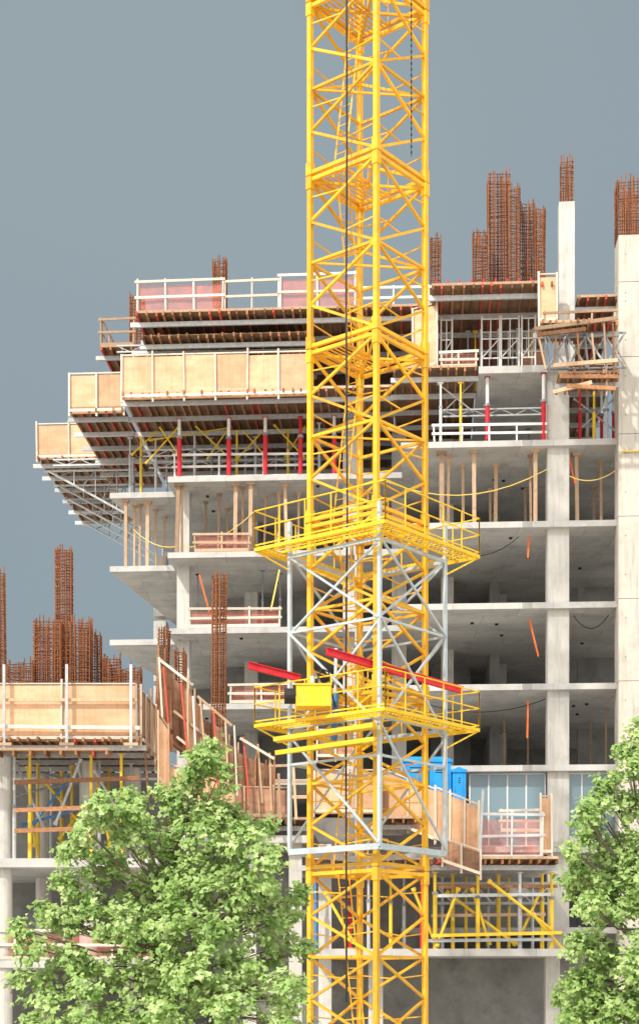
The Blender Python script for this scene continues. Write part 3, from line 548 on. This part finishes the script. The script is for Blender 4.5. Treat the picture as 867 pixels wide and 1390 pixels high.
# ---------------------------------------------------------------- crane
C=Vector((XX(499,48),48,0)); A=Vector((-.783,.622,0)); B=Vector((.622,.783,0))
def Q(S,i,j,z): return C+A*(i*S/2)+B*(j*S/2)+Vector((0,0,z))
def L(u,v,z): return C+A*u+B*v+Vector((0,0,z))
crane=empty('tower_crane',(C.x,C.y,0),'tall yellow lattice tower crane mast running up through the middle of the picture','crane')
MB().box(C.x-3,C.x+3,C.y-3,C.y+3,0.002,.35).build('foundation','slab_concrete',crane)
S=2.4; cs=[(-1,-1),(1,-1),(1,1),(-1,1)]; SH=5.07; Z0=.25
for k in range(7):
    z0=Z0+SH*k; z1=z0+SH
    def ring(z,w):
        hm=MB()
        for c in range(4): hm.beam(Q(S,*cs[c],z),Q(S,*cs[(c+1)%4],z),w,w)
        return hm
    sec=ring(z1-.1,.105).build('mast_section','crane_yellow',crane)
    ring(z0+.1,.105).build('horizontal_frame','crane_yellow',sec); ring(z0+SH/2,.075).build('horizontal_frame','crane_yellow',sec)
    for c in range(4):
        p=cs[c]
        m=MB(); m.beam(Q(S,*p,z0+.004),Q(S,*p,z1-.004),.14,.14,side=A)
        for zz in (z0+.2,z1-.2): m.beam(Q(S,*p,zz-.18),Q(S,*p,zz+.18),.19,.19,side=A)
        m.build('leg','crane_yellow',sec)
    for c in range(4):
        p=cs[c]; q=cs[(c+1)%4]; n=4
        for j in range(n):
            za=z0+.1+(SH-.2)*j/n; zb=z0+.1+(SH-.2)*(j+1)/n
            s,e=(p,q) if (j+c//2)%2==0 else (q,p)
            MB().beam(Q(S,*s,za),Q(S,*e,zb),.072,.072).build('diagonal_brace','crane_yellow',sec)
            mid=(Q(S,*s,za)+Q(S,*e,zb))/2; MB().beam(mid,Q(S,*s,(za+zb)/2+.1),.035,.035).build('secondary_brace','crane_yellow',sec)
    m=MB()
    m.beam(Q(S,-1,-1,z1-.1),Q(S,1,1,z1-.1),.07,.07); m.beam(Q(S,1,-1,z1-.16),Q(S,-1,1,z1-.16),.07,.07)
    m.build('plan_brace','crane_yellow',sec)
    m=MB(); zh=z0+SH/2+.02
    m.beam(Q(S,1,-1,zh),Q(S,-1,1,zh),.055,.055); m.build('plan_brace','crane_yellow',sec)
    m=MB()
    for t in range(7): m.beam(L(.05+t*.16,-1.08,z1-.02),L(.05+t*.16,1.08,z1-.02),.05,.03)
    m.beam(L(.02,-1.08,z1-.05),L(.02,1.08,z1-.05),.05,.08); m.build('rest_platform','crane_yellow',sec)
    m=MB()
    for h in (.5,1.0): m.tube(L(.0,-1.0,z1+h),L(.0,1.0,z1+h),.02,5)
    for v in (-1,0,1): m.tube(L(.0,v,z1-.02),L(.0,v,z1+1),.02,5)
    m.build('inner_railing','crane_yellow',sec)
    m=MB(); u=.55 if k%2 else .8; v0=-.7 if k%2 else .7; v1=-v0*.2
    for du in (-.2,.2): m.beam(L(u+du,v0,z0),L(u+du,v1,z1),.04,.045)
    for r_ in range(17):
        t=(r_+.5)/17; m.tube(L(u-.2,lerp(v0,v1,t),lerp(z0,z1,t)),L(u+.2,lerp(v0,v1,t),lerp(z0,z1,t)),.014,5)
    m.build('ladder','crane_yellow',sec)
rope([W(470,-40,46.6),W(470.5,200,46.6),W(469.5,400,46.62),W(471,700,46.6),W(469,900,46.6),W(470,1360,46.6)],.03,'thick black power cable hanging down the whole yellow crane mast','black_rubber','power_cable','cable')
m=MB(); z=ZZ(-20,46.9); x=XX(558,46.9); i=0
while z>ZZ(212,46.9):
    if i%2: m.beam((x,46.9,z),(x,46.9,z-.07),.05,.015,side=(1,0,0))
    else: m.beam((x,46.9,z),(x,46.9,z-.07),.015,.05,side=(1,0,0))
    z-=.085;i+=1
m.build('hanging_chain','black_rubber',None,'thin dark chain hanging inside the upper right of the crane mast','chain')
cage=empty('climbing_cage',(C.x,C.y,5.9),'pale grey climbing frame wrapped around the mast with two yellow railed platforms','climbing frame')
SC=3.25; zc0=ZZ(1158,48); zc1=ZZ(712,48)
for p in cs: MB().beam(Q(SC,*p,zc0),Q(SC,*p,zc1),.10,.10,side=A).build('corner_post','cage_grey',cage)
for z,w in ((zc0,.17),(ZZ(1040,48),.07),(ZZ(985,48)-.1,.10),(ZZ(862,48),.07),(ZZ(755,48)-.1,.10)):
    for c in range(4): MB().beam(Q(SC,*cs[c],z),Q(SC,*cs[(c+1)%4],z),w*.7,w).build('ring_beam','cage_grey',cage)
lv=[zc0+.1,ZZ(1000,48),ZZ(862,48),ZZ(760,48)]
for c in range(4):
    p=cs[c];q=cs[(c+1)%4]
    for a,b in zip(lv[:-1],lv[1:]):
        off=(Q(SC,*p,0)+Q(SC,*q,0))*.5-C; off=off.normalized()*.045
        MB().beam(Q(SC,*p,a)+off,Q(SC,*q,b)+off,.06,.06).build('diagonal_brace','cage_grey',cage)
        if (a!=lv[0]): MB().beam(Q(SC,*q,a)-off,Q(SC,*p,b)-off,.06,.06).build('diagonal_brace','cage_grey',cage)
def platform(z,S1,S0,hr=1.1):
    m=MB()
    for c in range(4):
        p=cs[c];q=cs[(c+1)%4]; m.beam(Q(S1,*p,z-.03),Q(S1,*q,z-.03),.05,.10); m.beam(Q(S0+.3,*p,z-.06),Q(S0+.3,*q,z-.06),.04,.07)
    pl=m.build('platform','platform_yellow',cage)
    m=MB(); o=S1/2; i_=S0/2+.16
    for sgn in (-1,1):
        n=26
        for t in range(n+1):
            v=-o+2*o*t/n; m.beam(L(sgn*i_,v,z),L(sgn*(o-.03),v,z),.016,.016)
        for t in range(n+1):
            v=-i_+2*i_*t/n; m.beam(L(v,sgn*i_,z+.003),L(v,sgn*(o-.03),z+.003),.016,.016)
        for v in (.33,.66):
            m.beam(L(sgn*lerp(i_,o,v),-o,z-.03),L(sgn*lerp(i_,o,v),o,z-.03),.02,.03)
            m.beam(L(-i_,sgn*lerp(i_,o,v),z-.034),L(i_,sgn*lerp(i_,o,v),z-.034),.02,.03)
    m.build('deck_grating','platform_yellow',pl)
    for c in range(4):
        p=cs[c];q=cs[(c+1)%4]; m=MB()
        for h in (hr,hr*.55): m.tube(Q(S1,*p,z+h),Q(S1,*q,z+h),.021,6)
        m.beam(Q(S1,*p,z+.1),Q(S1,*q,z+.1),.015,.04)
        for t in range(6):
            b=lerp(Q(S1,*p,z),Q(S1,*q,z),t/5); m.tube(b,b+Vector((0,0,hr)),.021,6)
        m.build('railing','platform_yellow',pl)
    for p in cs:
        MB().beam(Q(SC,*p,z-.6),Q(S1*.98,*p,z-.08),.045,.045).build('knee_brace','platform_yellow',pl)
platform(ZZ(750,48),4.7,SC); platform(ZZ(987,48),4.7,SC)
m=MB()
for dz in (0,.36): m.beam(W(374,1022,46.3)+Vector((0,0,dz)),W(508,1003,45.4)+Vector((0,0,dz)),.4 if dz else .1,.12)
m.beam(W(380,1022,46.6),W(508,1008,46.6),.4,.04)
m.build('loading_beam','platform_yellow',cage)
for (a,b,Ya,Yb) in (((337,903),(408,921),46.6,47.0),((443,884),(627,937),45.6,48.0)):
    m=MB(); p=W(*a,Ya);q=W(*b,Yb); m.beam(p,q,.04,.17); m.beam(p+Vector((0,0,.09)),q+Vector((0,0,.09)),.14,.025); m.beam(p-Vector((0,0,.09)),q-Vector((0,0,.09)),.14,.025)
    m.build('jacking_beam','shore_red',cage)
MB().tube(W(453,1005,46.9),W(455,940,46.9),.10,12).build('hydraulic_cylinder','shore_blue',cage)
MB().tube(W(455,940,46.9),W(456,880,46.9),.05,10).build('piston_rod','galvanised',cage)
pu=empty('pump_unit',W(419,960,45.9),'yellow hydraulic pump box with black motor on the lower crane platform','pump')
pb=MB(); a=W(402,958,45.7); b=W(449,930,45.7); pb.box(a.x,b.x,45.7,46.5,a.z,b.z).build('tank','platform_yellow',pu)
MB().box(a.x-.03,b.x+.03,45.67,46.53,b.z+.002,b.z+.05).build('lid','platform_yellow',pu)
MB().tube(W(386,945,46),W(401,945,46),.22,16).build('motor','black_rubber',pu)
MB().tube(W(424,930,46)+Vector((0,0,.05)),W(424,918,46),.07,10).build('filler_cap','galvanised',pu)
hp=[W(430,925,45.9),W(436,908,45.9),W(446,912,46),W(450,940,46.4),W(455,960,46.7)]
m=MB()
for p,q in zip(hp[:-1],hp[1:]): m.tube(p,q,.025,6)
m.build('hose','black_rubber',pu)
# ---------------------------------------------------------------- trees
LEAF=[(0,-.5),(.28,-.28),(.5,-.05),(.2,.08),(.2,.32),(0,.58),(-.2,.32),(-.2,.08),(-.5,-.05),(-.28,-.28)]
def tree(name,label,clumps,Y,trunk,depth,dens=1.0,lsz=.15,dx=0):
    root=empty(name,(trunk[0],Y,0),label,'tree')
    tx=trunk[0]; m=MB(); top=Vector((tx+.1,Y+.4,trunk[1])); pts=[Vector((tx,Y+.4,0)),Vector((tx+.06,Y+.45,trunk[1]*.4)),top]
    m.tube(pts[0],pts[1],.22,12,.15); m.tube(pts[1],pts[2],.15,12,.05); m.build('trunk','bark',root)
    vs=[];fs=[]; mb=MB(); cc=[]
    for (px,py,r) in clumps: cc.append((px+dx,py,r,U(-depth,depth*.4)))
    for (px,py,r) in clumps:
        if R()<.5 and py>1130: cc.append((px+dx+U(-8,8),py+U(4,24),r*.9,U(.3,depth)))
    for (px,py,r,oy) in cc:
        s=Y/F; rr=r*s; cy=Y+oy; c=Vector(((px-CX)*s,cy,CZ+(H0-py)*s))
        st=lerp(pts[1],pts[2],min(1,max(0,(c.z-2)/(trunk[1]))) ); mid=lerp(st,c,.5)+Vector((0,.2,-.25))
        mb.tube(st,mid,.035,6,.025); mb.tube(mid,c,.025,6,.012)
        for k in range(4):
            mb.tube(mid,c+Vector((U(-1,1),U(-1,1),U(-.6,1.1)))*rr*.85,.014,5,.005)
        nsp=int(88*dens*rr*rr)+9
        ax=(U(.85,1.2),U(.75,1.1))
        for _ in range(nsp):
            d=Vector((random.gauss(0,1),random.gauss(0,1)-.3,random.gauss(0,1)+.25)).normalized()
            q=U(.55,1.15) if R()<.88 else U(1.1,1.4)
            sc=c+Vector((d.x*rr*q*ax[0],d.y*rr*q,d.z*rr*q*ax[1]))
            for _k in range(int(U(7,19))):
                o=sc+Vector((random.gauss(0,.10),random.gauss(0,.10),random.gauss(0,.085)))
                nrm=(Vector((random.gauss(0,.5),random.gauss(0,.5)-.5,.7))+d*.6).normalized()
                t=nrm.cross(Vector((R()-.5,R()-.5,R()-.5))).normalized(); b=nrm.cross(t); z=lsz*U(.55,1.3)
                base=len(vs); fold=z*.16
                for (a,bb) in LEAF:
                    p=o+t*(a*z)+b*(bb*z)-nrm*(abs(a)*fold*2); vs.append(p)
                fs.append((base,base+1,base+2,base+3,base+4,base+5)); fs.append((base+5,base+6,base+7,base+8,base+9,base))
    mb.build('limbs','bark',root)
    cm=MB(); cm.v=[tuple(v) for v in vs]; cm.f=fs; cm.build('crown','leaf',root)
    print('leaves',name,len(fs)//2)
cl=[(288,1022,12),(276,1044,16),(262,1066,20),(300,1062,20),(244,1092,22),(286,1096,26),(222,1078,12),(170,1086,18),(150,1108,20),(190,1112,20),(128,1134,18),(176,1140,24),(214,1134,28),(316,1112,20),(350,1126,18),(336,1150,26),(274,1136,32),(296,1168,24),(110,1160,18),(148,1176,28),(88,1200,13),(118,1206,24),(366,1186,22),(338,1196,24),(222,1184,36),(262,1206,32),(306,1214,30),(186,1214,26),(66,1238,14),(96,1250,26),(410,1214,12),(392,1240,20),(146,1252,28),(186,1262,30),(238,1258,34),(290,1264,30),(346,1246,28),(38,1264,11),(58,1290,18),(96,1304,28),(372,1286,24),(412,1290,12),(150,1318,34),(210,1318,34),(268,1326,36),(328,1318,30),(390,1338,20),(50,1340,24),(112,1366,36),(320,1382,38),(230,1386,42),(170,1392,34),(60,1396,26),(390,1392,24)]
tree('maple_tree','bushy light green maple tree at the bottom left in front of the wing',cl,38,(XX(225,38),5.0),1.5)
cr=[(862,992,14),(848,1016,15),(880,1028,26),(844,1046,17),(820,1072,18),(802,1098,14),(838,1096,24),(868,1092,28),(778,1116,14),(796,1140,22),(842,1150,32),(764,1158,9),(776,1186,16),(806,1195,26),(860,1200,34),(784,1235,18),(824,1245,32),(900,1180,46),(900,1270,50),(778,1280,16),(806,1305,28),(856,1315,38),(794,1355,27),(838,1385,40),(910,1350,50),(774,1332,12),(776,1390,22)]
tree('maple_tree','light green maple tree cut by the right edge in front of the shaft',cr,40,(XX(880,40),5.6),1.3,dx=4)
# ---------------------------------------------------------------- light and sky
el=math.radians(42); az=Vector((-.56,-.83,0)).normalized()
sd=bpy.data.lights.new('sun','SUN'); sd.energy=3.6; sd.angle=math.radians(2.0); sd.color=(1,.94,.84)
so=bpy.data.objects.new('sun',sd); COL.objects.link(so)
d=-(az*math.cos(el)+Vector((0,0,math.sin(el)))); so.rotation_euler=d.to_track_quat('-Z','Y').to_euler(); so.location=(-40,-60,70)
w=bpy.data.worlds.new('World'); scene.world=w; w.use_nodes=True; nt=w.node_tree; n=nt.nodes; l=nt.links
bg=n['Background']; sk=n.new('ShaderNodeTexSky'); sk.sky_type='NISHITA'; sk.sun_disc=False; sk.sun_elevation=el; sk.sun_rotation=math.atan2(az.x,az.y)
l.new(sk.outputs[0],bg.inputs[0]); bg.inputs[1].default_value=.07
tc=n.new('ShaderNodeTexCoord'); sx=n.new('ShaderNodeSeparateXYZ'); l.new(tc.outputs['Generated'],sx.inputs[0])
no=n.new('ShaderNodeTexNoise'); no.inputs['Scale'].default_value=1.8; no.inputs['Detail'].default_value=2; no.inputs['Roughness'].default_value=.4
l.new(tc.outputs['Generated'],no.inputs[0])
cr_=n.new('ShaderNodeValToRGB'); cr_.color_ramp.elements[0].position=.3; cr_.color_ramp.elements[0].color=(.255,.325,.360,1); cr_.color_ramp.elements[1].position=.7; cr_.color_ramp.elements[1].color=(.335,.405,.440,1)
l.new(no.outputs[0],cr_.inputs[0])
mr=n.new('ShaderNodeMapRange'); mr.interpolation_type='SMOOTHSTEP'; mr.inputs[1].default_value=.45; mr.inputs[2].default_value=-.3; l.new(sx.outputs[1],mr.inputs[0])
mx=n.new('ShaderNodeMix'); mx.data_type='RGBA'; mx.inputs[7].default_value=(1.75,1.70,1.60,1); l.new(mr.outputs[0],mx.inputs[0]); l.new(cr_.outputs[0],mx.inputs[6])
b2=n.new('ShaderNodeBackground'); l.new(mx.outputs[2],b2.inputs[0]); b2.inputs[1].default_value=1.0
ms=n.new('ShaderNodeMixShader'); ms.inputs[0].default_value=.9; l.new(bg.outputs[0],ms.inputs[1]); l.new(b2.outputs[0],ms.inputs[2]); l.new(ms.outputs[0],n['World Output'].inputs[0])
# ---------------------------------------------------------------- camera
cd=bpy.data.cameras.new('camera'); co=bpy.data.objects.new('camera',cd); COL.objects.link(co); co.location=(0,0,CZ); co.rotation_euler=(math.radians(90),0,0)
cd.sensor_fit='VERTICAL'; cd.sensor_height=36; cd.lens=36*F/1390; cd.shift_y=(H0-695)/1390; cd.clip_end=3000; cd.clip_start=.5
scene.camera=co
scene.view_settings.view_transform='Standard'; scene.view_settings.look='None'; scene.view_settings.exposure=0
seen={}
for o in bpy.data.objects:
    if o.parent is None and 'label' in o:
        if o['label'] in seen: print('DUP',o['label'])
        seen[o['label']]=1
        if not 4<=len(o['label'].split())<=16: print('LEN',len(o['label'].split()),o['label'])
